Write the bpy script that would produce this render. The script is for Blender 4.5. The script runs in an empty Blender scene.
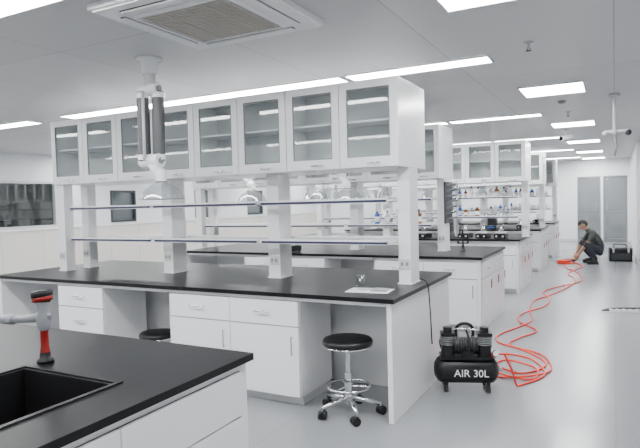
import bpy, math, random
from mathutils import Vector, Matrix
random.seed(7)
scene = bpy.context.scene
# ------------------------------------------------------------------ materials
MATS = {}
def mat(name, col, rough=0.5, metal=0.0, emit=None, strength=0.0, noise=0.0, nscale=40.0, bump=0.0, coat=0.0, spec=.5):
    m = bpy.data.materials.new(name); m.use_nodes = True
    nt = m.node_tree; b = nt.nodes.get("Principled BSDF")
    b.inputs["Base Color"].default_value = (*col, 1)
    b.inputs["Roughness"].default_value = rough
    b.inputs["Metallic"].default_value = metal
    b.inputs["Specular IOR Level"].default_value = spec
    if coat: b.inputs["Coat Weight"].default_value = coat
    if emit:
        b.inputs["Emission Color"].default_value = (*emit, 1)
        b.inputs["Emission Strength"].default_value = strength
    tc = nt.nodes.new("ShaderNodeTexCoord")
    n = nt.nodes.new("ShaderNodeTexNoise"); n.inputs["Scale"].default_value = nscale
    n.inputs["Detail"].default_value = 4
    nt.links.new(tc.outputs["Object"], n.inputs["Vector"])
    if noise:
        mx = nt.nodes.new("ShaderNodeMixRGB")
        mx.inputs[1].default_value = (*[c*(1-noise) for c in col], 1)
        mx.inputs[2].default_value = (*[min(1, c*(1+noise)) for c in col], 1)
        nt.links.new(n.outputs["Fac"], mx.inputs[0]); nt.links.new(mx.outputs[0], b.inputs["Base Color"])
    if bump:
        bp = nt.nodes.new("ShaderNodeBump"); bp.inputs["Strength"].default_value = bump
        bp.inputs["Distance"].default_value = 0.01
        nt.links.new(n.outputs["Fac"], bp.inputs["Height"]); nt.links.new(bp.outputs[0], b.inputs["Normal"])
    MATS[name] = m
    return m
def glassmat(name, tint, gloss, milk=0.0, rough=0.03):
    m = bpy.data.materials.new(name); m.use_nodes = True
    nt = m.node_tree; nt.nodes.remove(nt.nodes["Principled BSDF"])
    out = nt.nodes["Material Output"]
    t = nt.nodes.new("ShaderNodeBsdfTransparent"); t.inputs[0].default_value = (*tint, 1)
    g = nt.nodes.new("ShaderNodeBsdfGlossy"); g.inputs["Roughness"].default_value = rough
    mx = nt.nodes.new("ShaderNodeMixShader"); mx.inputs[0].default_value = gloss
    nt.links.new(t.outputs[0], mx.inputs[1]); nt.links.new(g.outputs[0], mx.inputs[2])
    last = mx
    if milk:
        d = nt.nodes.new("ShaderNodeBsdfDiffuse"); d.inputs[0].default_value = (.85, .87, .88, 1)
        m2 = nt.nodes.new("ShaderNodeMixShader"); m2.inputs[0].default_value = milk
        nt.links.new(mx.outputs[0], m2.inputs[1]); nt.links.new(d.outputs[0], m2.inputs[2]); last = m2
    nt.links.new(last.outputs[0], out.inputs[0]); MATS[name] = m
    return m
mat("white_paint", (.87, .875, .885), .22, noise=.01)
mat("cab_inner", (.72, .74, .745), .5)
mat("gap_shadow", (.08, .08, .08), .8)
mat("black_epoxy", (.007, .007, .008), .33, noise=.2, nscale=120, spec=.26)
mat("black_plastic", (.009, .009, .01), .4, spec=.35)
mat("rubber", (.02, .02, .02), .7)
mat("chrome", (.75, .76, .78), .12, 1)
mat("brushed_steel", (.6, .61, .62), .35, 1)
mat("cast_alu", (.30, .31, .32), .45, .8)
mat("navy", (.02, .022, .07), .35)
mat("red_plastic", (.25, .010, .008), .35)
mat("red_hose", (.85, .04, .015), .35)
mat("grey_plastic", (.22, .235, .25), .4)
mat("tap_grey", (.28, .295, .32), .35)
mat("grey_hose", (.085, .088, .095), .38, noise=.1, nscale=60)
mat("light_grey", (.60, .61, .62), .4)
mat("grille_beige", (.50, .47, .42), .6)
mat("lamp_panel", (1, 1, 1), .5, emit=(.985, .995, 1), strength=44)
mat("dark_glass", (.10, .12, .13), .08, coat=.5)
mat("dark_frame", (.03, .034, .04), .4)
mat("wall_white", (.80, .81, .82), .6, noise=.015, nscale=3)
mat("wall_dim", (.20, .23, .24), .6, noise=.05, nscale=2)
mat("wall_cream", (.73, .70, .65), .55, noise=.02, nscale=3)
mat("amber", (.25, .09, .02), .2)
mat("blue_plastic", (.03, .12, .5), .4)
mat("green_plastic", (.04, .3, .2), .4)
mat("paper", (.88, .89, .89), .6)
mat("skin", (.46, .26, .18), .55, noise=.08)
mat("hair", (.012, .01, .01), .6)
mat("shirt", (.055, .068, .06), .85, noise=.25, nscale=30)
mat("trousers", (.03, .034, .045), .85, noise=.25, nscale=30)
mat("eye", (.02, .015, .01), .2)
mat("lips", (.35, .14, .11), .5)
glassmat("pane", (.93, .96, .96), .08, 0, .03)
glassmat("window_pane", (.80, .86, .88), .14, 0, .02)
glassmat("door_glass", (.62, .68, .70), .15, .12, .05)
glassmat("clear_acrylic", (.80, .83, .85), .22, .10, .05)
glassmat("glassware", (.86, .89, .90), .22, .04, .03)
# floor
def floor_mat():
    m = bpy.data.materials.new("floor_vinyl"); m.use_nodes = True; nt = m.node_tree; b = nt.nodes["Principled BSDF"]
    tc = nt.nodes.new("ShaderNodeTexCoord")
    n = nt.nodes.new("ShaderNodeTexNoise"); n.inputs["Scale"].default_value = 90; n.inputs["Detail"].default_value = 3
    n2 = nt.nodes.new("ShaderNodeTexNoise"); n2.inputs["Scale"].default_value = .8
    nt.links.new(tc.outputs["Object"], n.inputs[0]); nt.links.new(tc.outputs["Object"], n2.inputs[0])
    r = nt.nodes.new("ShaderNodeValToRGB")
    r.color_ramp.elements[0].position = .35; r.color_ramp.elements[0].color = (.255, .265, .285, 1)
    r.color_ramp.elements[1].position = .65; r.color_ramp.elements[1].color = (.31, .32, .34, 1)
    nt.links.new(n.outputs["Fac"], r.inputs[0])
    br = nt.nodes.new("ShaderNodeTexBrick"); br.offset = 0
    br.inputs["Color1"].default_value = (1, 1, 1, 1); br.inputs["Color2"].default_value = (.98, .98, .98, 1)
    br.inputs["Mortar"].default_value = (.88, .88, .88, 1); br.inputs["Scale"].default_value = 1
    br.inputs["Mortar Size"].default_value = .004; br.inputs["Brick Width"].default_value = 2.0; br.inputs["Row Height"].default_value = 12
    nt.links.new(tc.outputs["Object"], br.inputs["Vector"])
    mx = nt.nodes.new("ShaderNodeMixRGB"); mx.blend_type = 'MULTIPLY'; mx.inputs[0].default_value = 1
    nt.links.new(r.outputs[0], mx.inputs[1]); nt.links.new(br.outputs["Color"], mx.inputs[2])
    nt.links.new(mx.outputs[0], b.inputs["Base Color"])
    mr = nt.nodes.new("ShaderNodeMapRange"); mr.inputs["To Min"].default_value = .14; mr.inputs["To Max"].default_value = .26
    nt.links.new(n2.outputs["Fac"], mr.inputs[0]); nt.links.new(mr.outputs[0], b.inputs["Roughness"])
    MATS["floor_vinyl"] = m
floor_mat()
def ceil_mat():
    m = bpy.data.materials.new("ceiling_panel"); m.use_nodes = True; nt = m.node_tree; b = nt.nodes["Principled BSDF"]
    tc = nt.nodes.new("ShaderNodeTexCoord")
    br = nt.nodes.new("ShaderNodeTexBrick"); br.offset = 0
    br.inputs["Color1"].default_value = (.56, .56, .565, 1); br.inputs["Color2"].default_value = (.50, .50, .505, 1)
    br.inputs["Mortar"].default_value = (.28, .28, .28, 1); br.inputs["Scale"].default_value = 1
    br.inputs["Mortar Size"].default_value = .004; br.inputs["Brick Width"].default_value = 1.19; br.inputs["Row Height"].default_value = 2.78
    nt.links.new(tc.outputs["Object"], br.inputs["Vector"]); nt.links.new(br.outputs["Color"], b.inputs["Base Color"])
    b.inputs["Roughness"].default_value = .35
    MATS["ceiling_panel"] = m
ceil_mat()
# ------------------------------------------------------------------ builder
class B:
    def __init__(s, name):
        s.name = name; s.v = []; s.f = []; s.mi = []; s.sm = []; s.mats = []
    def m(s, n):
        if n not in s.mats: s.mats.append(n)
        return s.mats.index(n)
    def add(s, vs, fs, mt, smooth=False, M=None):
        o = len(s.v); i = s.m(mt)
        for p in vs:
            p = Vector(p)
            if M is not None: p = M @ p
            s.v.append(p)
        for f in fs:
            s.f.append([a+o for a in f]); s.mi.append(i); s.sm.append(smooth)
    def box(s, x0, x1, y0, y1, z0, z1, mt, M=None):
        if x0 > x1: x0, x1 = x1, x0
        if y0 > y1: y0, y1 = y1, y0
        if z0 > z1: z0, z1 = z1, z0
        vs = [(x0,y0,z0),(x1,y0,z0),(x1,y1,z0),(x0,y1,z0),(x0,y0,z1),(x1,y0,z1),(x1,y1,z1),(x0,y1,z1)]
        s.add(vs, [(0,3,2,1),(4,5,6,7),(0,1,5,4),(1,2,6,5),(2,3,7,6),(3,0,4,7)], mt, False, M)
    def lathe(s, prof, mt, M=None, seg=24, smooth=True):
        vs = []; fs = []; n = len(prof)
        for r, z in prof:
            for k in range(seg):
                a = 2*math.pi*k/seg; vs.append((r*math.cos(a), r*math.sin(a), z))
        for i in range(n-1):
            for k in range(seg):
                k2 = (k+1) % seg
                fs.append((i*seg+k, i*seg+k2, (i+1)*seg+k2, (i+1)*seg+k))
        s.add(vs, fs, mt, smooth, M)
    def cyl(s, p0, p1, r0, mt, r1=None, seg=20, M=None):
        r1 = r0 if r1 is None else r1
        p0 = Vector(p0); p1 = Vector(p1); d = p1-p0; L = d.length
        T = Matrix.Translation(p0) @ d.to_track_quat('Z', 'Y').to_matrix().to_4x4()
        if M is not None: T = M @ T
        s.lathe([(r0, 0), (r1, L)], mt, T, seg, True)
        s.lathe([(0.0001, 0), (r0, 0)], mt, T, seg, False); s.lathe([(r1, L), (0.0001, L)], mt, T, seg, False)
    def ball(s, c, r, mt, sc=(1,1,1), seg=20, rings=12, M=None):
        T = Matrix.Translation(Vector(c)) @ Matrix.Diagonal((*sc, 1))
        if M is not None: T = M @ T
        s.lathe([(max(.0001, r*math.sin(math.pi*i/rings)), -r*math.cos(math.pi*i/rings)) for i in range(rings+1)], mt, T, seg)
    def tube(s, pts, r, mt, seg=8, M=None, smooth_n=0):
        pts = [Vector(p) for p in pts]
        if smooth_n: pts = catmull(pts, smooth_n)
        rs = r if isinstance(r, (list, tuple)) else [r]*len(pts)
        vs = []; fs = []; up = None
        for i, p in enumerate(pts):
            t = (pts[min(i+1, len(pts)-1)]-pts[max(i-1, 0)]).normalized()
            if up is None: up = t.orthogonal().normalized()
            up = (up - t*up.dot(t)).normalized(); sd = t.cross(up)
            for k in range(seg):
                a = 2*math.pi*k/seg; vs.append(p+up*rs[i]*math.cos(a)+sd*rs[i]*math.sin(a))
        for i in range(len(pts)-1):
            for k in range(seg):
                k2 = (k+1) % seg; fs.append((i*seg+k, i*seg+k2, (i+1)*seg+k2, (i+1)*seg+k))
        fs.append(list(range(seg))[::-1]); fs.append([(len(pts)-1)*seg+k for k in range(seg)])
        s.add(vs, fs, mt, True, M)
    def torus(s, c, R, r, mt, seg=28, M=None, ax='Z'):
        vs = []; fs = []
        for i in range(seg):
            a = 2*math.pi*i/seg
            for k in range(8):
                b = 2*math.pi*k/8; rr = R+r*math.cos(b)
                p = (rr*math.cos(a), rr*math.sin(a), r*math.sin(b))
                if ax == 'X': p = (p[2], p[0], p[1])
                if ax == 'Y': p = (p[0], p[2], p[1])
                vs.append((p[0]+c[0], p[1]+c[1], p[2]+c[2]))
        for i in range(seg):
            for k in range(8):
                fs.append((i*8+k, ((i+1) % seg)*8+k, ((i+1) % seg)*8+(k+1) % 8, i*8+(k+1) % 8))
        s.add(vs, fs, mt, True, M)
    def mesh(s):
        me = bpy.data.meshes.new(s.name+"_mesh")
        me.from_pydata([tuple(p) for p in s.v], [], s.f); me.update()
        for n in s.mats: me.materials.append(MATS[n])
        me.polygons.foreach_set("material_index", s.mi); me.polygons.foreach_set("use_smooth", s.sm)
        me.update(); return me
    def done(s, loc=(0,0,0), rz=0, bevel=0, me=None, parent=None):
        return place(s.name, me or s.mesh(), loc, rz, bevel, parent)
def place(name, me, loc=(0,0,0), rz=0, bevel=0, parent=None):
    o = bpy.data.objects.new(name, me); scene.collection.objects.link(o)
    o.location = loc; o.rotation_euler = (0, 0, rz)
    if parent: o.parent = parent
    if bevel:
        bm = o.modifiers.new("edge", 'BEVEL'); bm.width = bevel; bm.segments = 2; bm.limit_method = 'ANGLE'; bm.angle_limit = math.radians(60)
    return o
def catmull(p, n):
    out = []
    for i in range(len(p)-1):
        a = p[max(i-1, 0)]; b = p[i]; c = p[i+1]; d = p[min(i+2, len(p)-1)]
        for k in range(n):
            t = k/n
            out.append(.5*((2*b)+(c-a)*t+(2*a-5*b+4*c-d)*t*t+(3*b-a-3*c+d)*t**3))
    out.append(p[-1]); return out
# ------------------------------------------------------------------ room
CZ = 2.65; XL = -10.7; XR = 2.2; YB = 20.0; YF = -4.0; XJ = .43; YJ = 13.9
b = B("floor"); b.box(XL-.1, XR+.1, YF, YB+.1, -.1, 0, "floor_vinyl"); b.done()
b = B("ceiling"); b.box(XL-.1, XR+.1, YF, YB+.1, CZ, CZ+.1, "ceiling_panel"); b.done()
b = B("wall_left")
W = "wall_white"
def wall_x(b, x0, x1, y0, y1, holes, mt):
    ys = y0
    for (a, c, z0, z1) in holes:
        b.box(x0, x1, ys, a, 0, CZ, mt); b.box(x0, x1, a, c, 0, z0, mt); b.box(x0, x1, a, c, z1, CZ, mt); ys = c
    b.box(x0, x1, ys, y1, 0, CZ, mt)
holes = [(3.6, 8.1, 1.12, 2.10), (9.55, 10.35, 1.15, 1.92), (12.6, 13.5, 1.15, 1.95), (15.2, 16.1, 1.15, 1.95)]
wall_x(b, XL-.1, XL, YF, YB, holes, W)
b.box(XL, XL+.03, YF, YB, 0, 1.08, "wall_cream")
y = YF
while y < YB:
    b.box(XL+.03, XL+.034, y, y+.012, 0, 1.08, "light_grey"); y += .9
b.done()
b = B("trim_1"); b.box(XL+.03, XL+.06, YF, YB, 1.08, 1.12, "white_paint"); b.done()
for i, (a, c, z0, z1) in enumerate(holes):
    b = B("window_%d" % (i+1))
    fm = "light_grey" if i == 0 else "dark_frame"
    if i == 0:
        b.add([(XL-.05, a, z0), (XL-.05, c, z0), (XL-.05, c, z1), (XL-.05, a, z1)], [(0,1,2,3)], "window_pane")
    else:
        b.box(XL-.06, XL-.05, a, c, z0, z1, "dark_glass")
    t = .05
    b.box(XL-.08, XL+.015, a, a+t, z0, z1, fm); b.box(XL-.08, XL+.015, c-t, c, z0, z1, fm)
    b.box(XL-.08, XL+.015, a+t, c-t, z0, z0+t, fm); b.box(XL-.08, XL+.015, a+t, c-t, z1-t, z1, fm)
    if c-a > 2:
        for q in (1/3, 2/3):
            ym = a+(c-a)*q; b.box(XL-.07, XL, ym-.02, ym+.02, z0+t, z1-t, fm)
    b.done()
# adjoining room seen through the glazed partition
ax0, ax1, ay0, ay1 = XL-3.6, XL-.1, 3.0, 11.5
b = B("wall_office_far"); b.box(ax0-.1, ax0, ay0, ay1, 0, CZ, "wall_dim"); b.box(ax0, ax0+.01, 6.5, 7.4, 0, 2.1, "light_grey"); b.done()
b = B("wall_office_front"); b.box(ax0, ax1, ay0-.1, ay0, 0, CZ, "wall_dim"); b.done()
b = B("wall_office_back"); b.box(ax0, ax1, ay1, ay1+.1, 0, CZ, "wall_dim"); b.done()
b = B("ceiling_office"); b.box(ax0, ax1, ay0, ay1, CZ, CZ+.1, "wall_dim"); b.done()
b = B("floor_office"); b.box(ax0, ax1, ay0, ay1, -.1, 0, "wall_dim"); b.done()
b = B("office_desk"); b.box(-.4, .4, -1.2, 1.2, .72, .75, "light_grey")
for q in (-.36, .36):
    for r in (-1.15, 1.15): b.box(q-.03, q+.03, r-.03, r+.03, 0, .72, "light_grey")
b.box(-.38, -.36, -1.1, 1.1, .3, .72, "light_grey"); b.done((XL-1.5, 8.2, 0))
for yy in (7.8, 8.8):
    b = B("computer_monitor"); b.box(-.02, .02, -.28, .28, .16, .52, "black_plastic"); b.box(.02, .022, -.26, .26, .18, .50, "dark_glass"); b.box(-.03, .0, -.03, .03, .01, .2, "dark_frame"); b.box(-.1, .1, -.12, .12, 0.001, .012, "dark_frame"); b.done((XL-1.55, yy, .75))
b = B("ceiling_light"); b.box(-.6, .6, -.08, .08, -.012, -.001, "lamp_panel"); b.box(-.62, .62, -.095, -.08, -.016, -.001, "light_grey"); b.box(-.62, .62, .08, .095, -.016, -.001, "light_grey"); b.done((XL-2.2, 7.4, CZ))
b = B("wall_back")
DX = [(-1.08, -.40), (-.33, .35)]
b.box(XL, DX[0][0], YB, YB+.1, 0, CZ, W); b.box(DX[0][1], DX[1][0], YB, YB+.1, 0, CZ, W); b.box(DX[1][1], XR, YB, YB+.1, 0, CZ, W)
b.box(DX[0][0], DX[0][1], YB, YB+.1, 2.1, CZ, W); b.box(DX[1][0], DX[1][1], YB, YB+.1, 2.1, CZ, W)
b.done()
b = B("wall_corridor"); b.box(-1.6, .8, 22.5, 22.6, 0, CZ, "light_grey"); b.box(-1.7, -1.6, YB+.1, 22.6, 0, CZ, W); b.box(.8, .9, YB+.1, 22.6, 0, CZ, W); b.done()
b = B("floor_corridor"); b.box(-1.6, .8, YB+.1, 22.6, -.1, 0, "floor_vinyl"); b.done()
b = B("ceiling_corridor"); b.box(-1.6, .8, YB+.1, 22.6, CZ, CZ+.1, W); b.done()
b = B("ceiling_panel_light"); b.box(-.2, .2, -.2, .2, -.012, -.001, "lamp_panel"); b.box(-.22, .22, -.22, -.2, -.016, -.001, "light_grey"); b.box(-.22, .22, .2, .22, -.016, -.001, "light_grey"); b.done((-.4, 21.3, CZ))
for i, (a, c) in enumerate(DX):
    b = B("door_%d" % (i+1)); t = .045; F = "grey_plastic"; e = .002
    b.box(a+e, a+t, YB+.01, YB+.07, 0.001, 2.098, F); b.box(c-t, c-e, YB+.01, YB+.07, 0.001, 2.098, F)
    b.box(a+t, c-t, YB+.01, YB+.07, 2.04, 2.098, F)
    b.box(a+t, c-t, YB+.02, YB+.06, 0.005, .09, F); b.box(a+t, c-t, YB+.02, YB+.06, .94, .98, F)
    b.add([(a+t, YB+.04, .09), (c-t, YB+.04, .09), (c-t, YB+.04, 2.04), (a+t, YB+.04, 2.04)], [(0,1,2,3)], "door_glass")
    hx = c-.13 if i == 0 else a+.13
    b.cyl((hx, YB-.03, .95), (hx, YB-.03, 1.25), .012, "chrome"); b.cyl((hx,YB-.03,1.0),(hx,YB+.03,1.0),.008,"chrome"); b.cyl((hx,YB-.03,1.2),(hx,YB+.03,1.2),.008,"chrome")
    b.done()
b = B("wall_right"); b.box(XR, XR+.1, YF, YB, 0, CZ, W); b.done()
b = B("wall_right_return"); b.box(XJ, XR, YJ, YB, 0, CZ, W); b.done()
b = B("baseboard_right"); b.box(XJ-.012, XJ, YJ, YB, 0, .1, "light_grey"); b.box(XJ-.012, XR, YJ-.012, YJ, 0, .1, "light_grey"); b.done()
b = B("baseboard_back"); b.box(XL, DX[0][0], YB-.012, YB, 0, .1, "light_grey"); b.done()
# ------------------------------------------------------------------ ceiling lights
def strip(y, x0, x1, w=.3):
    b = B("ceiling_light"); n = max(1, round((x1-x0)/1.19)); L = (x1-x0)/n
    b.box(x0, x1, y-w/2, y+w/2, CZ-.012, CZ-.001, "lamp_panel")
    for sx in (x0-.012, x1): b.box(sx, sx+.012, y-w/2-.012, y+w/2+.012, CZ-.016, CZ-.001, "light_grey")
    for sy in (y-w/2-.012, y+w/2): b.box(x0, x1, sy, sy+.012, CZ-.016, CZ-.001, "light_grey")
    for k in range(1, n): b.box(x0+k*L-.004, x0+k*L+.004, y-w/2, y+w/2, CZ-.014, CZ-.012, "light_grey")
    b.done()
for y in (-1.4, 1.97, 4.75, 8.35, 11.8, 15.2, 18.4):
    strip(y, -2.15, -.9, .22); strip(y, -6.0, -2.22, .22); strip(y, -10.4, -6.65, .22)
def square(x, y):
    b = B("ceiling_panel_light"); w = .3
    b.box(x-w, x+w, y-w, y+w, CZ-.012, CZ-.001, "lamp_panel")
    for s in (-1, 1):
        b.box(x+s*w, x+s*(w+.015), y-w-.015, y+w+.015, CZ-.018, CZ-.001, "light_grey"); b.box(x-w, x+w, y+s*w, y+s*(w+.015), CZ-.018, CZ-.001, "light_grey")
    b.done()
for y in (-3.5, -.2, 3.1, 6.5, 9.8, 13.1, 16.3, 19.2): square(-.58, y)
# ------------------------------------------------------------------ AC cassette
b = B("ceiling_air_conditioner")
b.box(-.5, .5, -.48, .48, -.035, -.001, "white_paint"); b.box(-.48, .48, -.46, .46, -.045, -.035, "white_paint")
b.box(-.31, .31, -.29, .29, -.05, -.045, "gap_shadow")
for k in range(21):
    yy = -.275+k*.0275; b.box(-.3, .3, yy-.008, yy+.008, -.058, -.05, "grille_beige")
for k in range(5):
    xx = -.28+k*.14; b.box(xx-.006, xx+.006, -.285, .285, -.062, -.058, "grille_beige")
for s in (-1, 1):
    b.box(-.32, .32, s*.29, s*.305, -.064, -.045, "white_paint"); b.box(s*.31, s*.325, -.3, .3, -.064, -.045, "white_paint")
    b.box(-.34, .34, s*.355, s*.40, -.047, -.045, "gap_shadow"); b.box(s*.375, s*.42, -.32, .32, -.047, -.045, "gap_shadow")
    b.box(-.33, .33, s*.36, s*.392, -.056, -.047, "white_paint"); b.box(s*.38, s*.412, -.31, .31, -.056, -.047, "white_paint")
b.done((-2.11, 2.70, CZ), bevel=.003)
# ------------------------------------------------------------------ bench
TOP = .85
def handle(b, x, y, z, L, sy, vertical=False):
    o = sy*.028
    if vertical:
        b.cyl((x, y+o, z-L/2), (x, y+o, z+L/2), .006, "chrome", seg=10)
        for q in (-1, 1): b.cyl((x, y, z+q*L*.42), (x, y+o, z+q*L*.42), .005, "chrome", seg=8)
    else:
        b.cyl((x-L/2, y+o, z), (x+L/2, y+o, z), .006, "chrome", seg=10)
        for q in (-1, 1): b.cyl((x+q*L*.42, y, z), (x+q*L*.42, y+o, z), .005, "chrome", seg=8)
def unit(b, x0, x1, yf, yb, kind):
    s = -1 if yf < yb else 1      # outward direction
    f = yf - s*.018
    b.box(x0, x1, f, yb, .07, .79, "white_paint")
    b.box(x0+.01, x1-.01, f-s*.04, yb, 0, .07, "light_grey")
    g = .004
    if kind == 'd1':
        rows = [(.60, .785, 'dr'), (.075, .592, 'do')]
    else:
        rows = [(.60, .785, 'dr'), (.35, .592, 'dr'), (.075, .342, 'dr')]
    b.box(x0+.003, x1-.003, f, f+s*.001, .073, .787, "gap_shadow")
    for z0, z1, k in rows:
        b.box(x0+g, x1-g, f+s*.001, f+s*.019, z0, z1, "white_paint")
        if k == 'dr': handle(b, (x0+x1)/2, f+s*.019, (z0+z1)/2+.01, .14, s)
        else: handle(b, x1-.05, f+s*.019, z1-.13, .14, s, True)
def bench(name, L, fu, bu, enddoor=False, sink=None):
    b = B(name); D = 1.5
    if sink:
        sx0, sx1, sy0, sy1 = sink; T0 = TOP-.03
        b.box(-L, sx0, 0, D, T0, TOP, "black_epoxy"); b.box(sx1, 0, 0, D, T0, TOP, "black_epoxy")
        b.box(sx0, sx1, 0, sy0, T0, TOP, "black_epoxy"); b.box(sx0, sx1, sy1, D, T0, TOP, "black_epoxy")
        r = .02
        b.box(sx0-r, sx1+r, sy0-r, sy0, TOP, TOP+.006, "black_plastic"); b.box(sx0-r, sx1+r, sy1, sy1+r, TOP, TOP+.006, "black_plastic")
        b.box(sx0-r, sx0, sy0, sy1, TOP, TOP+.006, "black_plastic"); b.box(sx1, sx1+r, sy0, sy1, TOP, TOP+.006, "black_plastic")
        d = .28
        b.box(sx0, sx0+.01, sy0, sy1, T0-d, TOP-.002, "black_plastic"); b.box(sx1-.01, sx1, sy0, sy1, T0-d, TOP-.002, "black_plastic")
        b.box(sx0, sx1, sy0, sy0+.01, T0-d, TOP-.002, "black_plastic"); b.box(sx0, sx1, sy1-.01, sy1, T0-d, TOP-.002, "black_plastic")
        b.box(sx0, sx1, sy0, sy1, T0-d-.01, T0-d, "black_plastic")
        b.lathe([(.0001, 0), (.03, 0), (.045, .004)], "chrome", Matrix.Translation(((sx0+sx1)/2, (sy0+sy1)/2, T0-d+.001)))
    else:
        b.box(-L, 0, 0, D, TOP-.03, TOP, "black_epoxy")
    b.box(-.06, -.025, .025, D-.025, 0, TOP-.03, "white_paint")
    b.box(-L+.025, -L+.06, .025, D-.025, 0, TOP-.03, "white_paint")
    b.box(-L+.06, -.06, .04, .075, TOP-.06, TOP-.03, "white_paint"); b.box(-L+.06, -.06, D-.075, D-.04, TOP-.06, TOP-.03, "white_paint")
    if not sink:
        b.box(-L+.06, -.06, D/2-.02, D/2+.02, .0, TOP-.03, "white_paint")
    for (x0, x1, k) in fu: unit(b, x0, x1, .03, .55, k)
    for (x0, x1, k) in bu: unit(b, x0, x1, D-.03, D-.55, k)
    if enddoor:
        b.box(-.0245, -.0235, .08, D-.08, .09, .79, "gap_shadow")
        n = 3 if not sink else 2; w = (D-.16)/n
        for k in range(n):
            y0 = .08+k*w
            b.box(-.0235, -.008, y0+.003, y0+w-.003, .095, .592, "white_paint"); b.box(-.0235, -.008, y0+.003, y0+w-.003, .6, .787, "white_paint")
            if not sink:
                b.cyl((.012, y0+w*.35, .7), (.012, y0+w*.65, .7), .006, "chrome", seg=8)
                b.cyl((-.008, y0+w*.4, .7), (.012, y0+w*.4, .7), .005, "chrome", seg=8); b.cyl((-.008, y0+w*.6, .7), (.012, y0+w*.6, .7), .005, "chrome", seg=8)
                b.cyl((.012, y0+w*.85, .45), (.012, y0+w*.85, .55), .006, "red_plastic", seg=8)
    return b
XE = -1.3; P = 2.78; Y1 = 3.5; LB = 4.3
fu = [(-1.37, -.75, 'd1'), (-1.99, -1.37, 'd1'), (-3.38, -2.78, 'd3')]
bu = [(-.68, -.06, 'd1'), (-1.96, -1.34, 'd1'), (-2.58, -1.96, 'd3'), (-4.2, -3.5, 'd1')]
bench("lab_bench", LB, fu, bu).done((XE, Y1-.02, 0), bevel=.002)
fu2 = [(-.68, -.06, 'd1'), (-1.3, -.68, 'd1'), (-2.6, -1.98, 'd3'), (-3.22, -2.6, 'd1')]
me2 = bench("lab_bench", LB, fu2, bu, True).mesh()
for k in range(1, 5): place("lab_bench", me2, (XE, Y1+P*k, 0), bevel=.002)
NX = -1.42; NY1 = 2.03; NY0 = NY1-1.5
bs = bench("sink_bench", 3.2, [], [(-2.4, -1.7, 'd1'), (-3.1, -2.4, 'd1')], True, sink=(-.77, -.24, .44, .94))
bs.done((NX, NY0, 0), bevel=.002)
# ------------------------------------------------------------------ rack
def rack(name="reagent_rack", posts=(-.05, -1.25, -2.48, -3.775), zt=1.76):
    b = B(name)
    for i, p in enumerate(posts):
        spans = [(.15, .35)] if i < len(posts)-1 else [(-.04, .07), (.26, .37)]
        hw = .06 if i < len(posts)-1 else .053
        if i == 0: hw = .05
        for (ya, yb) in spans:
            b.box(p-hw, p+hw, ya, yb, TOP, zt-.001, "white_paint")
            b.box(p-hw-.01, p+hw+.01, ya-.01, yb+.01, TOP+.0005, TOP+.012, "white_paint")
            b.box(p-.045, p+.045, ya-.006, ya, TOP+.12, TOP+.20, "light_grey")
            b.box(p-.03, p-.01, ya-.008, ya-.006, TOP+.145, TOP+.175, "grey_plastic"); b.box(p+.01, p+.03, ya-.008, ya-.006, TOP+.145, TOP+.175, "grey_plastic")
    for i in range(len(posts)-1):
        a = posts[i+1]; c = posts[i]
        a2 = a-.03 if i < len(posts)-2 else a+.09
        for z in (1.18, 1.505):
            b.box(a+.06, c-.06, .03, .47, z, z+.012, "white_paint")
            b.box(a2, c-.09, .0, .02, z-.008, z+.010, "navy"); b.box(a2, c-.09, -.002, .022, z+.010, z+.024, "white_paint")
            b.box(a2, c-.09, -.002, .022, z-.014, z-.008, "light_grey")
            b.box(a2, c-.09, .48, .5, z-.008, z+.010, "navy"); b.box(a2, c-.09, .478, .502, z+.010, z+.024, "white_paint")
            b.box(a+.06, c-.09, .02, .48, z-.004, z+.002, "white_paint")
    return b
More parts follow.
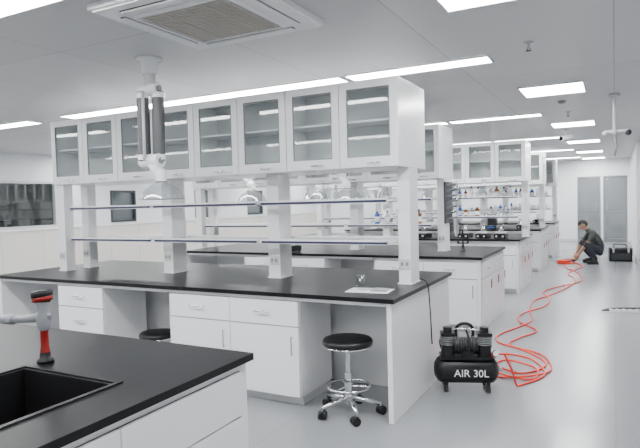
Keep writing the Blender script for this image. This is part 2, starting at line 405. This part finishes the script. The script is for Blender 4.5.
def cabinets(name="glass_door_cabinet", n=8, w=.479, z0=1.76, z1=2.42, D=.66):
    b = B(name); L = n*w; t = .018
    b.box(-L, 0, 0.02, D-.02, z0, z0+t, "white_paint"); b.box(-L, 0, .02, D-.02, z1-t, z1, "white_paint")
    b.box(-L, -L+t, .02, D-.02, z0+t, z1-t, "white_paint"); b.box(-t, 0, .02, D-.02, z0+t, z1-t, "white_paint")
    b.box(-L+t, -t, D/2-.01, D/2+.01, z0+t, z1-t, "cab_inner")
    zm = (z0+z1)/2+.02
    b.box(-L+t, -t, .05, D-.05, zm, zm+.015, "white_paint")
    for k in range(1, n):
        x = -k*w
        if k % 2 == 0: b.box(x-.009, x+.009, .025, D-.025, z0+t, z1-t, "white_paint")
    for s, yo in ((-1, .02), (1, D-.02)):
        for k in range(n):
            x1 = -k*w-.003; x0 = -(k+1)*w+.003; ya, yb = yo, yo+s*.02; fr = .062
            if ya > yb: ya, yb = yb, ya
            b.box(x0, x0+fr, ya, yb, z0+.003, z1-.003, "white_paint"); b.box(x1-fr, x1, ya, yb, z0+.003, z1-.003, "white_paint")
            b.box(x0+fr, x1-fr, ya, yb, z0+.003, z0+fr+.02, "white_paint"); b.box(x0+fr, x1-fr, ya, yb, z1-fr, z1-.003, "white_paint")
            ym = (ya+yb)/2
            b.add([(x0+fr, ym, z0+fr+.02), (x1-fr, ym, z0+fr+.02), (x1-fr, ym, z1-fr), (x0+fr, ym, z1-fr)], [(0,1,2,3)], "pane")
            q = .006; yy = yo+s*.021
            X0, X1, Z0, Z1 = x0+fr, x1-fr, z0+fr+.02, z1-fr
            for (aa, bb, cc, dd) in ((X0, X0+q, Z0, Z1), (X1-q, X1, Z0, Z1), (X0, X1, Z0, Z0+q), (X0, X1, Z1-q, Z1)):
                b.box(aa, bb, yo+s*.012, yy, cc, dd, "grey_plastic")
            b.box(x0-.005, x0-.001, min(yo, yo+s*.004), max(yo, yo+s*.004), z0+.003, z1-.003, "gap_shadow")
            handle(b, (x0+x1)/2+.05, yb if s > 0 else ya, z0+.035, .10, s)
    return b
rme = rack().mesh(); cme = cabinets().mesh()
for k in range(0, 5):
    xo = (-1.40, -1.88, -1.26, -1.3, -1.3)[k]
    place("reagent_rack", rme, (xo, Y1+P*k+.5, 0), bevel=.002)
    place("glass_door_cabinet", cme, (xo, Y1+P*k+.42, 0), bevel=.002)
# peg drying board at the end of the second rack
b = B("drying_rack")
b.box(0, .02, 0, .34, 0, .52, "dark_frame")
for r in range(7):
    for c in range(4):
        yy = .05+c*.08; zz = .05+r*.07
        b.cyl((.02, yy, zz), (.10, yy, zz+.03), .007, "grey_plastic", seg=8)
for (r, c) in ((1, 0), (3, 2), (5, 1), (5, 3), (2, 1)):
    yy = .05+c*.08; zz = .05+r*.07
    b.lathe([(.012, 0), (.014, .02), (.03, .06), (.03, .09), (.0001, .092)], "glassware", Matrix.Translation((.045, yy, zz+.01)) @ Matrix.Rotation(math.radians(65), 4, 'Y'), seg=14)
b.done((-1.878, Y1+P+.5+.09, 1.20))
# ------------------------------------------------------------------ stool
def stool(h=.53, r=.175):
    b = B("lab_stool")
    b.lathe([(.0001, h-.055), (r-.02, h-.055), (r-.004, h-.045), (r, h-.025), (r-.01, h-.006), (r-.04, h), (.0001, h+.004)], "black_plastic", seg=36)
    b.torus((0, 0, h-.052), r-.012, .008, "chrome")
    b.cyl((0, 0, h-.09), (0, 0, h-.055), .05, "black_plastic")
    b.cyl((0, 0, .25), (0, 0, h-.08), .018, "chrome"); b.cyl((0, 0, .12), (0, 0, .30), .029, "chrome")
    b.cyl((0, 0, .085), (0, 0, .13), .04, "chrome")
    b.torus((0, 0, .2), .15, .010, "chrome", seg=36)
    for k in range(3):
        a = 2*math.pi*k/3+.3; b.cyl((.02*math.cos(a), .02*math.sin(a), .2), (.15*math.cos(a), .15*math.sin(a), .2), .006, "chrome", seg=8)
    for k in range(5):
        a = 2*math.pi*k/5+.35; c, s = math.cos(a), math.sin(a)
        b.tube([(0.02*c, .02*s, .115), (.12*c, .12*s, .1), (.22*c, .22*s, .078)], [.020, .017, .013], "chrome", seg=10)
        b.cyl((.22*c, .22*s, .05), (.22*c, .22*s, .09), .009, "chrome", seg=8)
        a2 = a+.9+k; c2, s2 = math.cos(a2), math.sin(a2); x, y = .22*c+.01*c2, .22*s+.01*s2
        for q in (-1, 1):
            b.cyl((x-s2*.006*q, y+c2*.006*q, .03), (x-s2*.026*q, y+c2*.026*q, .03), .03, "black_plastic", seg=16)
        b.lathe([(.024, 0), (.024, .012), (.0001, .016)], "black_plastic", Matrix.Translation((x, y, .048)), seg=12)
    return b
stool(.545, .18).done((-1.68, 3.56, 0)); stool(.40, .16).done((-3.60, 3.68, 0))
# ------------------------------------------------------------------ eyewash tap
b = B("eyewash_tap")
b.lathe([(.0001, .001), (.034, .001), (.034, .012), (.024, .02), (.021, .045)], "black_plastic")
b.lathe([(.021, .045), (.019, .06), (.017, .07), (.016, .15), (.019, .155)], "red_plastic")
b.lathe([(.019, .14), (.027, .155), (.031, .19), (.025, .215), (.027, .245), (.03, .262)], "tap_grey")
b.tube([(.03, .01, .20), (0, 0, .20), (-.05, -.01, .19), (-.12, -.015, .18), (-.19, -.02, .175)], [.014, .021, .019, .016, .018], "tap_grey", seg=14)
b.tube([(-.18, -.02, .176), (-.24, -.025, .172)], [.024, .02], "tap_grey", seg=14)
T = Matrix.Translation((0, 0, .262)) @ Matrix.Rotation(math.radians(-10), 4, 'Y')
b.lathe([(.03, 0), (.041, .004), (.043, .018), (.04, .022)], "red_plastic", T)
b.lathe([(.04, .02), (.044, .024), (.045, .042), (.038, .05), (.0001, .05)], "black_plastic", T)
b.done((-2.18, 1.56, TOP))
# ------------------------------------------------------------------ extraction arms
def arm(loc, top, zb=1.62, rz=0):
    b = B("fume_extraction_arm"); H = top-zb
    b.lathe([(.0001, 0), (.10, 0), (.10, -.02), (.065, -.03), (.06, -.12), (.0001, -.12)], "white_paint")
    b.cyl((0, 0, -.1), (0, 0, -.24), .045, "light_grey")
    b.cyl((-.085, 0, -.24), (.085, 0, -.24), .05, "white_paint"); b.cyl((-.095, 0, -.24), (.095, 0, -.24), .025, "grey_plastic")
    L0 = -.26; L1 = -H+.27
    def ribbed(p0, p1, r):
        p0 = Vector(p0); p1 = Vector(p1); n = 60
        b.tube([p0+(p1-p0)*k/n for k in range(n+1)], [r*(1 if k % 2 else .985) for k in range(n+1)], "grey_hose", seg=16)
    ribbed((-.06, -.02, L0), (-.04, -.04, L1), .048)
    ribbed((.06, .02, L0), (.065, .0, L1), .048)
    for t in (.05, .95):
        z = L0+(L1-L0)*t; b.cyl((-.06+.02*t, -.02-.02*t, z-.02), (-.06+.02*t, -.02-.02*t, z+.02), .053, "white_paint"); b.cyl((.06+.005*t, .02-.02*t, z-.02), (.06+.005*t, .02-.02*t, z+.02), .053, "white_paint")
    b.tube([(.0, -.08, L0), (.01, -.095, L1)], .011, "light_grey")
    b.cyl((-.08, -.02, L1), (.1, -.02, L1), .055, "white_paint"); b.cyl((-.09, -.02, L1), (.11, -.02, L1), .026, "grey_plastic")
    b.tube([(0, -.02, L1), (.05, -.03, L1-.06), (.09, -.03, L1-.1)], .04, "white_paint", seg=14)
    b.ball((.1, -.03, L1-.11), .05, "white_paint")
    T = Matrix.Translation((.11, -.03, -H))
    b.lathe([(.035, .12), (.042, .10), (.07, .085), (.12, .055), (.15, .015), (.162, -.02), (.165, -.03)], "clear_acrylic", T, seg=32)
    b.lathe([(.165, -.03), (.169, -.03), (.169, -.022), (.165, -.022)], "grey_plastic", T, seg=32)
    b.lathe([(.04, .16), (.042, .11)], "white_paint", T)
    return b.done((loc[0], loc[1], top), rz)
arm((-3.17, 3.26), CZ, 1.59); arm((-3.68, 5.2), CZ, 1.56); arm((-2.9, 6.05), CZ, 1.56); arm((-4.6, 8.5), CZ, 1.6)
b = B("ceiling_service_pole")
b.lathe([(.0001, 0), (.06, 0), (.06, -.02), (.025, -.03)], "light_grey"); b.cyl((0, 0, 0), (0, 0, -.42), .018, "light_grey")
b.cyl((-.1, 0, -.42), (.14, 0, -.42), .02, "light_grey"); b.ball((0, 0, -.42), .035, "light_grey")
b.tube([(.0, 0, -.42), (.02, 0, -.6), (.0, 0, -.7)], .012, "grey_plastic"); b.ball((.14, 0, -.44), .035, "dark_frame"); b.ball((-.1, 0, -.44), .03, "light_grey")
b.done((0.0, 7.3, CZ))
b = B("sprinkler_head"); b.lathe([(.0001, 0), (.04, 0), (.035, -.01), (.012, -.012), (.012, -.04), (.0001, -.04)], "brushed_steel"); b.lathe([(.0001, -.06), (.022, -.06), (.022, -.063), (.0001, -.063)], "dark_frame")
b.cyl((.01, 0, -.04), (.01, 0, -.06), .003, "dark_frame"); b.cyl((-.01, 0, -.04), (-.01, 0, -.06), .003, "dark_frame"); sp = b.mesh()
place("sprinkler_head", sp, (-.56, 4.45, CZ)); place("sprinkler_head", sp, (-.56, 8.4, CZ)); place("sprinkler_head", sp, (-5.2, 6.4, CZ))
b = B("smoke_detector"); b.lathe([(.0001, 0), (.045, 0), (.043, -.018), (.03, -.03), (.0001, -.035)], "grey_plastic"); b.done((-.56, 7.4, CZ))
b = B("security_camera"); b.lathe([(.0001, 0), (.05, 0), (.05, -.02), (.0001, -.02)], "white_paint"); b.cyl((0, 0, -.02), (0, 0, -.1), .012, "white_paint")
b.cyl((.08, .1, -.12), (-.06, -.12, -.16), .045, "white_paint"); b.cyl((-.06, -.12, -.16), (-.068, -.132, -.162), .035, "black_plastic"); b.done((-.75, 10.6, CZ))
# ------------------------------------------------------------------ air compressor
b = B("air_compressor")
R = .108; zc = .155; hl = .20
b.lathe([(.0001, -hl-.05), (.05, -hl-.045), (.085, -hl-.025), (R-.006, -hl-.005), (R, -hl+.02), (R, hl-.02), (R-.006, hl+.005), (.085, hl+.025), (.05, hl+.045), (.0001, hl+.05)], "black_plastic", Matrix.Translation((0, 0, zc)) @ Matrix.Rotation(math.pi/2, 4, 'Y'), seg=28)
for sx in (-.16, .16):
    b.box(sx-.015, sx+.015, -.09, .09, .04, .08, "black_plastic")
    for sy in (-.09, .09):
        b.cyl((sx, sy, .0), (sx, sy, .05), .018, "rubber", r1=.014, seg=12)
b.cyl((.255, 0, zc), (.28, 0, zc), .022, "chrome")
b.box(-.2, .2, -.09, .09, zc+R-.012, zc+R+.006, "black_plastic")
zt = zc+R
for sx in (-1, 1):
    x = sx*.14
    b.cyl((x, -.02, zt+.08), (x, .10, zt+.08), .06, "black_plastic")
    b.cyl((x, -.03, zt), (x, -.03, zt+.12), .052, "black_plastic")
    for k in range(5): b.lathe([(.045, 0), (.062, 0), (.062, .006), (.045, .006)], "cast_alu", Matrix.Translation((x, -.03, zt+.10+k*.014)), seg=20)
    b.box(x-.055, x+.055, -.085, .025, zt+.17, zt+.195, "black_plastic")
    b.cyl((x, -.03, zt+.195), (x, -.03, zt+.235), .035, "black_plastic")
    b.lathe([(.05, 0), (.052, .02), (.03, .03), (.0001, .03)], "cast_alu", Matrix.Translation((x, -.03, zt+.075)) @ Matrix.Rotation(math.pi/2, 4, 'X'), seg=20)
    b.lathe([(.018, .031), (.016, .036), (.0001, .036)], "black_plastic", Matrix.Translation((x, -.03, zt+.075)) @ Matrix.Rotation(math.pi/2, 4, 'X'), seg=16)
b.cyl((-.09, 0, zt+.08), (.09, 0, zt+.08), .068, "black_plastic")
for k in range(7): b.torus((-.06+k*.02, 0, zt+.08), .069, .004, "dark_frame", ax='X')
b.tube([(-.14, -.03, zt+.2), (-.06, -.07, zt+.23), (.06, -.07, zt+.22), (.14, -.03, zt+.2)], .007, "chrome", smooth_n=6)
b.tube([(0, -.07, zt+.22), (.02, -.1, zt+.12), (.0, -.09, zt+.02)], .008, "rubber", smooth_n=6)
b.tube([(-.06, .05, zt+.1), (-.065, .05, zt+.2), (-.03, .05, zt+.24), (.03, .05, zt+.24), (.065, .05, zt+.2), (.06, .05, zt+.1)], .013, "black_plastic", smooth_n=6)
b.cyl((.22, -.06, zt+.04), (.22, -.085, zt+.04), .024, "chrome"); b.cyl((.22, -.085, zt+.04), (.22, -.087, zt+.04), .02, "paper")
b.cyl((.17, -.02, zt+.04), (.25, -.03, zt+.04), .012, "brushed_steel"); b.box(.19, .23, -.05, .0, zt, zt+.03, "red_plastic")
b.box(-.03, .05, -.1, -.06, zt-.005, zt+.05, "black_plastic")
comp = b.done((-1.055, 4.42, 0), math.radians(20))
cu = bpy.data.curves.new("label", 'FONT'); cu.body = "AIR 30L"; cu.size = .08; cu.extrude = .001; cu.align_x = 'CENTER'; cu.materials.append(MATS["paper"])
lb = bpy.data.objects.new("label", cu); scene.collection.objects.link(lb); lb.parent = comp; lb.location = (.03, -.1115, zc-.03); lb.rotation_euler = (math.pi/2, 0, 0)
b = B("power_cord"); b.tube([(-1.56, 4.42, TOP+.006), (-1.4, 4.42, TOP+.006), (-1.29, 4.2, TOP+.006), (-1.28, 4.2, TOP-.03), (-1.27, 4.21, .6), (-1.268, 4.22, .45), (-1.268, 4.23, .38)], .005, "rubber", smooth_n=8); b.done()
# ------------------------------------------------------------------ hoses
z = .009
H1 = [(-.775, 4.52, .28), (-.72, 4.54, .14), (-.7, 4.62, z), (-.66, 4.66, z), (-.53, 4.99, z), (-.69, 5.43, z), (-.97, 5.5, z), (-1.0, 5.2, z), (-.72, 4.95, z), (-.55, 5.3, z), (-.78, 5.7, z), (-1.08, 5.95, z), (-1.12, 6.3, z), (-.97, 6.79, z), (-.9, 7.2, z), (-1.0, 7.78, z), (-1.03, 8.5, z), (-.9, 9.0, z), (-.77, 9.54, z), (-.64, 10.3, z), (-.66, 11.04, z), (-.8, 11.6, z), (-.75, 12.2, z), (-.6, 13.0, z), (-.86, 13.6, z)]
b = B("air_hose"); b.tube(H1, .0085, "red_hose", smooth_n=10); b.done()
z2 = .012
H2 = [(-.9, 4.75, z2), (-.78, 4.8, z2), (-.6, 4.82, z2), (-.62, 5.15, z2), (-.9, 5.3, z2), (-.95, 5.0, z2), (-.75, 4.78, .025), (-.5, 5.1, z2), (-.62, 5.6, z2), (-.95, 5.85, z2), (-.9, 6.2, z2), (-.78, 6.6, z2), (-1.02, 7.0, z2), (-1.06, 7.5, z2), (-.86, 8.1, z2), (-.86, 8.8, z2), (-1.0, 9.3, z2), (-.85, 9.9, z2), (-.55, 10.6, z2), (-.55, 11.3, z2), (-.68, 12.0, z2), (-.9, 12.6, z2), (-.95, 13.3, z2), (-.7, 13.5, z2)]
b = B("air_hose"); b.tube(H2, .0085, "red_hose", smooth_n=10); b.done()
b = B("hose_coil")
for k in range(5): b.torus((0+.02*math.sin(k*2), .02*math.cos(k*3), .012+k*.014), .13+.01*math.sin(k*1.7), .009, "red_hose", seg=32)
b.done((-1.02, 13.55, 0))
# ------------------------------------------------------------------ man
def skinned(name, verts, edges, radii, root=0, sub=2):
    me = bpy.data.meshes.new(name); me.from_pydata(verts, edges, []); me.update()
    o = bpy.data.objects.new(name, me); scene.collection.objects.link(o)
    o.modifiers.new("sk", 'SKIN')
    for i, r in enumerate(radii): me.skin_vertices[0].data[i].radius = (r, r) if not isinstance(r, tuple) else r
    me.skin_vertices[0].data[root].use_root = True
    s = o.modifiers.new("ss", 'SUBSURF'); s.levels = sub; s.render_levels = sub
    dg = bpy.context.evaluated_depsgraph_get(); ev = o.evaluated_get(dg)
    nm = bpy.data.meshes.new_from_object(ev); bpy.data.objects.remove(o); return nm
def add_mesh(b, me, fn, M=None):
    vs = [v.co.copy() for v in me.vertices]; o = len(b.v)
    for p in vs: b.v.append(M @ p if M else p)
    for p in me.polygons:
        b.f.append([i+o for i in p.vertices]); b.mi.append(b.m(fn(p.center))); b.sm.append(True)
J = {}
names = []
def j(n, p, r): J[n] = (Vector(p), r); names.append(n)
j("pel", (0, 0, .29), .15); j("sp", (.045, 0, .44), .15); j("ch", (.15, 0, .60), .155); j("nb", (.24, 0, .72), .075); j("hd", (.30, 0, .78), .055)
for s, t in ((1, "L"), (-1, "R")):
    j("sh"+t, (.19, .165*s, .665), .072); j("ma"+t, (.25, .2*s, .56), .056); j("el"+t, (.35, .21*s, .45), .044); j("fa"+t, (.41, .17*s, .34), .04); j("wr"+t, (.475, .10*s, .21), .028)
    j("hp"+t, (.02, .10*s, .27), .11); j("kn"+t, (.36, .21*s, .44), .072); j("cf"+t, (.25, .2*s, .28), .062); j("an"+t, (.13, .18*s, .09), .045); j("to"+t, (.30, .2*s, .045), .042)
E = [("pel","sp"),("sp","ch"),("ch","nb"),("nb","hd")]
for t in "LR": E += [("ch","sh"+t),("sh"+t,"ma"+t),("ma"+t,"el"+t),("el"+t,"fa"+t),("fa"+t,"wr"+t),("pel","hp"+t),("hp"+t,"kn"+t),("kn"+t,"cf"+t),("cf"+t,"an"+t),("an"+t,"to"+t)]
bm_ = skinned("body", [tuple(J[n][0]) for n in names], [(names.index(a), names.index(c)) for a, c in E], [J[n][1] for n in names])
def segd(p, a, c):
    d = c-a; t = max(0, min(1, (p-a).dot(d)/d.length_squared)); return (p-(a+d*t)).length
def cls(p):
    best = None
    for a, c in E:
        d = segd(p, J[a][0], J[c][0])-.6*(J[a][1]+J[c][1])/2
        if best is None or d < best[0]: best = (d, a, c)
    a, c = best[1], best[2]; k = c[:2]
    if c == "sp": return "shirt" if p.z > .33 else "trousers"
    if c == "ch": return "shirt"
    if c == "nb": return "shirt"
    if c == "hd": return "skin" if p.z > .745 else "shirt"
    if k in ("sh", "ma"): return "shirt"
    if k == "el": return "shirt" if p.z > .5 else "skin"
    if k in ("fa", "wr"): return "skin"
    if k in ("hp", "kn", "cf", "an"): return "trousers"
    return "rubber"
b = B("crouching_man"); add_mesh(b, bm_, cls)
HT = Matrix.Translation((.355, 0, .845)) @ Matrix.Rotation(math.radians(38), 4, 'Y')   # face +X tilted down
hv = []; hf = []; rings = 14; seg = 20
for i in range(rings+1):
    ph = math.pi*i/rings; zz = -math.cos(ph)
    for k in range(seg):
        a = 2*math.pi*k/seg; x = math.sin(ph)*math.cos(a)*.095; yv = math.sin(ph)*math.sin(a)*.074; zv = zz*.115
        if zv < 0: x = x*(1+.3*zv/.115*(.6 if x < 0 else .15)); yv *= 1+.28*zv/.115
        hv.append((x, yv, zv))
for i in range(rings):
    for k in range(seg):
        k2 = (k+1) % seg; hf.append((i*seg+k, i*seg+k2, (i+1)*seg+k2, (i+1)*seg+k))
b.add(hv, hf, "skin", True, HT)
hh = []
for (x, yv, zv) in hv: hh.append((x*1.08-.006, yv*1.08, zv*1.06+.006))
hfs = [f for f in hf if (sum(hh[q][2] for q in f)/4 > .052) or (sum(hh[q][0] for q in f)/4 < -.012 and sum(hh[q][2] for q in f)/4 > -.05)]
b.add(hh, hfs, "hair", True, HT)
b.tube([(.088, 0, .02), (.104, 0, -.008), (.108, 0, -.022), (.09, 0, -.03)], [.008, .011, .014, .009], "skin", M=HT)
for s in (-1, 1):
    b.ball((.083, .03*s, .008), .011, "paper", sc=(.6, 1.2, .7), M=HT, seg=10, rings=8); b.ball((.089, .03*s, .008), .006, "eye", M=HT, seg=8, rings=6)
    b.tube([(.089, .015*s, .026), (.086, .045*s, .026)], .004, "hair", M=HT); b.ball((-.005, .078*s, 0), .03, "skin", sc=(.6, .25, 1), M=HT, seg=12, rings=8)
b.tube([(.083, -.022, -.055), (.089, 0, -.054), (.083, .022, -.055)], .006, "lips", M=HT)
for s, t in ((1, "L"), (-1, "R")):
    w = J["wr"+t][0]; d = Vector((.35, -.25*s, -.9)).normalized(); side = Vector((.8, .5*s, .15)); side = (side-d*side.dot(d)).normalized()
    b.tube([w-d*.01, w+d*.02, w+d*.06, w+d*.09], [.026, .034, .038, .03], "skin", seg=12)
    for q, (off, ln) in enumerate(((-.027, .062), (-.009, .075), (.009, .08), (.027, .07))):
        r0 = w+d*.08+side*off; cdir = (d*.8+Vector((-.1, -.5*s, 0))*.6).normalized()
        b.tube([r0, r0+d*ln*.4, r0+d*ln*.4+cdir*ln*.35, r0+d*ln*.4+cdir*ln*.65], [.0095, .009, .0085, .007], "skin", seg=8)
    r0 = w+d*.03+side*.03
    b.tube([r0, r0+(side+d)*.02, r0+side*.022+d*.055, r0+side*.012+d*.078], [.012, .011, .01, .008], "skin", seg=8)
for t in "LR":   # shoes
    a = J["an"+t][0]; b.ball((a.x+.085, a.y+.01, .045), .05, "rubber", sc=(2.5, .95, .9), seg=18); b.box(a.x-.03, a.x+.2, a.y-.035, a.y+.055, 0, .02, "black_plastic")
b.done((-.28, 13.75, 0), math.radians(196))
b = B("impact_wrench"); b.cyl((0, 0, .04), (.16, 0, .04), .035, "red_plastic"); b.cyl((.16, 0, .04), (.22, 0, .04), .018, "chrome"); b.tube([(.03, 0, .04), (.0, .12, .03)], .022, "black_plastic"); b.done((-.95, 13.85, 0), .5)
b = B("tool_bag")
b.box(-.23, .23, -.15, .15, 0, .26, "black_plastic"); b.box(-.235, .235, -.155, .155, .26, .30, "dark_frame"); b.box(-.2, .2, -.158, -.15, .04, .18, "dark_frame")
b.tube([(-.12, 0, .3), (-.11, 0, .37), (.11, 0, .37), (.12, 0, .3)], .012, "rubber", smooth_n=5)
for q in (-.15, .15): b.box(q-.02, q+.02, -.162, -.15, .2, .3, "chrome")
b.done((.1, 14.35, 0), .1, bevel=.006)
b = B("power_strip"); b.box(-.17, .17, -.03, .03, 0, .035, "paper")
for k in range(4): b.box(-.14+k*.075, -.1+k*.075, -.018, .018, .035, .037, "black_plastic")
b.tube([(.17, 0, .02), (.3, .05, .006), (.5, -.05, .006), (.9, .1, .006)], .008, "rubber", smooth_n=6); b.tube([(-.17, 0, .02), (-.25, .05, .008), (-.1, .2, .008), (.2, .25, .008), (.6, .2, .008)], .008, "rubber", smooth_n=6); b.done((.10, 8.1, 0), .25)
# ------------------------------------------------------------------ glassware and bench items
def beaker(b, x, y, z, r, h):
    T = Matrix.Translation((x, y, z)); b.lathe([(.0001, .002), (r, .002), (r, h), (r*1.06, h+.003)], "glassware", T, seg=16); b.torus((x, y, z+h), r*1.03, .0015, "glassware", seg=16)
def flask(b, x, y, z, r, h):
    T = Matrix.Translation((x, y, z)); b.lathe([(.0001, .002), (r, .002), (r, .01), (r*.35, h*.65), (r*.3, h), (r*.38, h+.003)], "glassware", T, seg=16)
def bottle(b, x, y, z, r, h, m, cap):
    T = Matrix.Translation((x, y, z)); b.lathe([(.0001, 0.001), (r, 0.001), (r, h*.65), (r*.4, h*.8), (r*.4, h*.88)], m, T, seg=14); b.lathe([(r*.48, h*.86), (r*.48, h), (.0001, h)], cap, T, seg=14)
    b.lathe([(r*1.01, h*.15), (r*1.01, h*.5)], "paper", T, seg=14)
def glass_set(name, n, x0, x1, y, z, seed, bottles=False):
    random.seed(seed); b = B(name)
    for k in range(n):
        x = x0+(x1-x0)*(k+.5)/n; yy = y+random.uniform(-.04, .04); r = random.uniform(.028, .045)
        c = random.random()
        if bottles: bottle(b, x, yy, z, r, random.uniform(.14, .21), random.choice(["glassware", "glassware", "paper", "amber", "blue_plastic"]), random.choice(["blue_plastic", "black_plastic", "paper", "green_plastic"]))
        elif c < .5: beaker(b, x, yy, z, r, random.uniform(.08, .13))
        else: flask(b, x, yy, z, r*1.1, random.uniform(.1, .17))
    b.done()
S2 = 1.505+.012
yc = Y1+.5+.25
glass_set("glass_beakers", 6, -2.4, -1.6, yc, S2, 1)
glass_set("glass_beakers", 5, -2.9, -2.1, yc+P, S2, 4)
glass_set("reagent_bottles", 5, -2.9, -2.2, yc+P, 1.192, 41, True)
for k in (2, 3, 4):
    glass_set("reagent_bottles", 9, -2.45, -1.5, yc+P*k, S2, 5+k, True); glass_set("glass_beakers", 5, -2.0, -1.5, yc+P*k, 1.192, 15+k)
    glass_set("reagent_bottles", 4, -2.45, -2.05, yc+P*k, 1.192, 35+k, True)
b = B("sample_bag"); 
b.box(-.16, .16, -.1, .1, 0.001, .005, "paper")
b.lathe([(.0001,.006),(.05,.006),(.052,.02),(.054,.021)],"glassware",Matrix.Translation((-.05,.02,0)))
b.box(.02, .14, -.06, .05, .006, .02, "clear_acrylic"); b.done((-1.59, 3.77, TOP), .1)
b = B("glass_beaker"); beaker(b, 0, 0, 0, .035, .08); b.done((-1.75, 3.97, TOP))
def hotplate(x, y):
    b = B("hotplate_stirrer"); b.box(-.09, .09, -.13, .12, .01, .075, "black_plastic"); b.box(-.085, .085, -.085, .1, .085, .1, "light_grey"); b.box(-.07,.07,-.07,.09,.075,.085,"dark_frame")
    for q in (-.05, .05): b.cyl((q, -.13, .04), (q, -.15, .04), .015, "light_grey")
    for q in (-.07, .07):
        for w in (-.1, .1): b.cyl((q, w, 0), (q, w, .01), .012, "rubber")
    beaker(b, 0, 0, .1, .045, .11); b.done((x, y, TOP), random.uniform(-.2, .2))
def balance(x, y):
    b = B("analytical_balance"); b.box(-.11, .11, -.17, .17, 0, .07, "dark_frame"); b.box(-.1, .1, .1, .16, .07, .3, "dark_frame"); b.box(-.1, .1, -.09, .16, .3, .31, "dark_frame")
    for q in (-.1, .1): b.add([(q, -.09, .07), (q, .1, .07), (q, .1, .3), (q, -.09, .3)], [(0,1,2,3)], "clear_acrylic")
    b.lathe([(.0001, .08), (.04, .08), (.04, .084), (.0001, .084)], "chrome"); b.box(-.07, .07, -.175, -.17, .02, .055, "blue_plastic"); b.done((x, y, TOP), .05)
for (x, y) in ((-1.62, Y1+2*P+.25), (-1.9, Y1+2*P+.25), (-2.2, Y1+2*P+.28), (-2.9, Y1+2*P+.25), (-1.7, Y1+3*P+.25), (-1.7, Y1+4*P+.3), (-3.9, Y1+P+.25)): hotplate(x, y)
balance(-2.3, Y1+3*P+.3); balance(-2.52, Y1+2*P+.28)
def tap(x, y, z=TOP, rz=0):
    b = B("gooseneck_tap"); b.lathe([(.03, 0.001), (.03, .012), (.018, .02), (.015, .08)], "black_plastic")
    b.tube([(0, 0, .05), (0, 0, .20), (0, -.03, .26), (0, -.09, .28), (0, -.15, .25), (0, -.16, .20)], .010, "black_plastic", smooth_n=6, seg=10)
    for s in (-1, 1): b.cyl((0, 0, .1), (.06*s, 0, .1), .008, "black_plastic", seg=10); b.cyl((.06*s, 0, .09), (.06*s, 0, .13), .012, "dark_frame", seg=10)
    b.done((x, y, z), rz)
tap(-1.68, Y1+P+.72); tap(-1.40, Y1+2*P+1.2)
# ------------------------------------------------------------------ camera & world
w = bpy.data.worlds.new("World"); scene.world = w; w.use_nodes = True
w.node_tree.nodes["Background"].inputs[0].default_value = (.90, .95, 1, 1); w.node_tree.nodes["Background"].inputs[1].default_value = .8
cd = bpy.data.cameras.new("cam"); cam = bpy.data.objects.new("camera", cd); scene.collection.objects.link(cam)
cd.sensor_width = 36; cd.lens = 31.5; cd.clip_start = .05
Rm = Matrix.Rotation(math.radians(27.8), 4, 'Z') @ Matrix.Rotation(math.radians(87.75), 4, 'X') @ Matrix.Rotation(math.radians(-1.5), 4, 'Z')
cam.matrix_world = Matrix.Translation((0, 0, 1.51)) @ Rm
scene.camera = cam
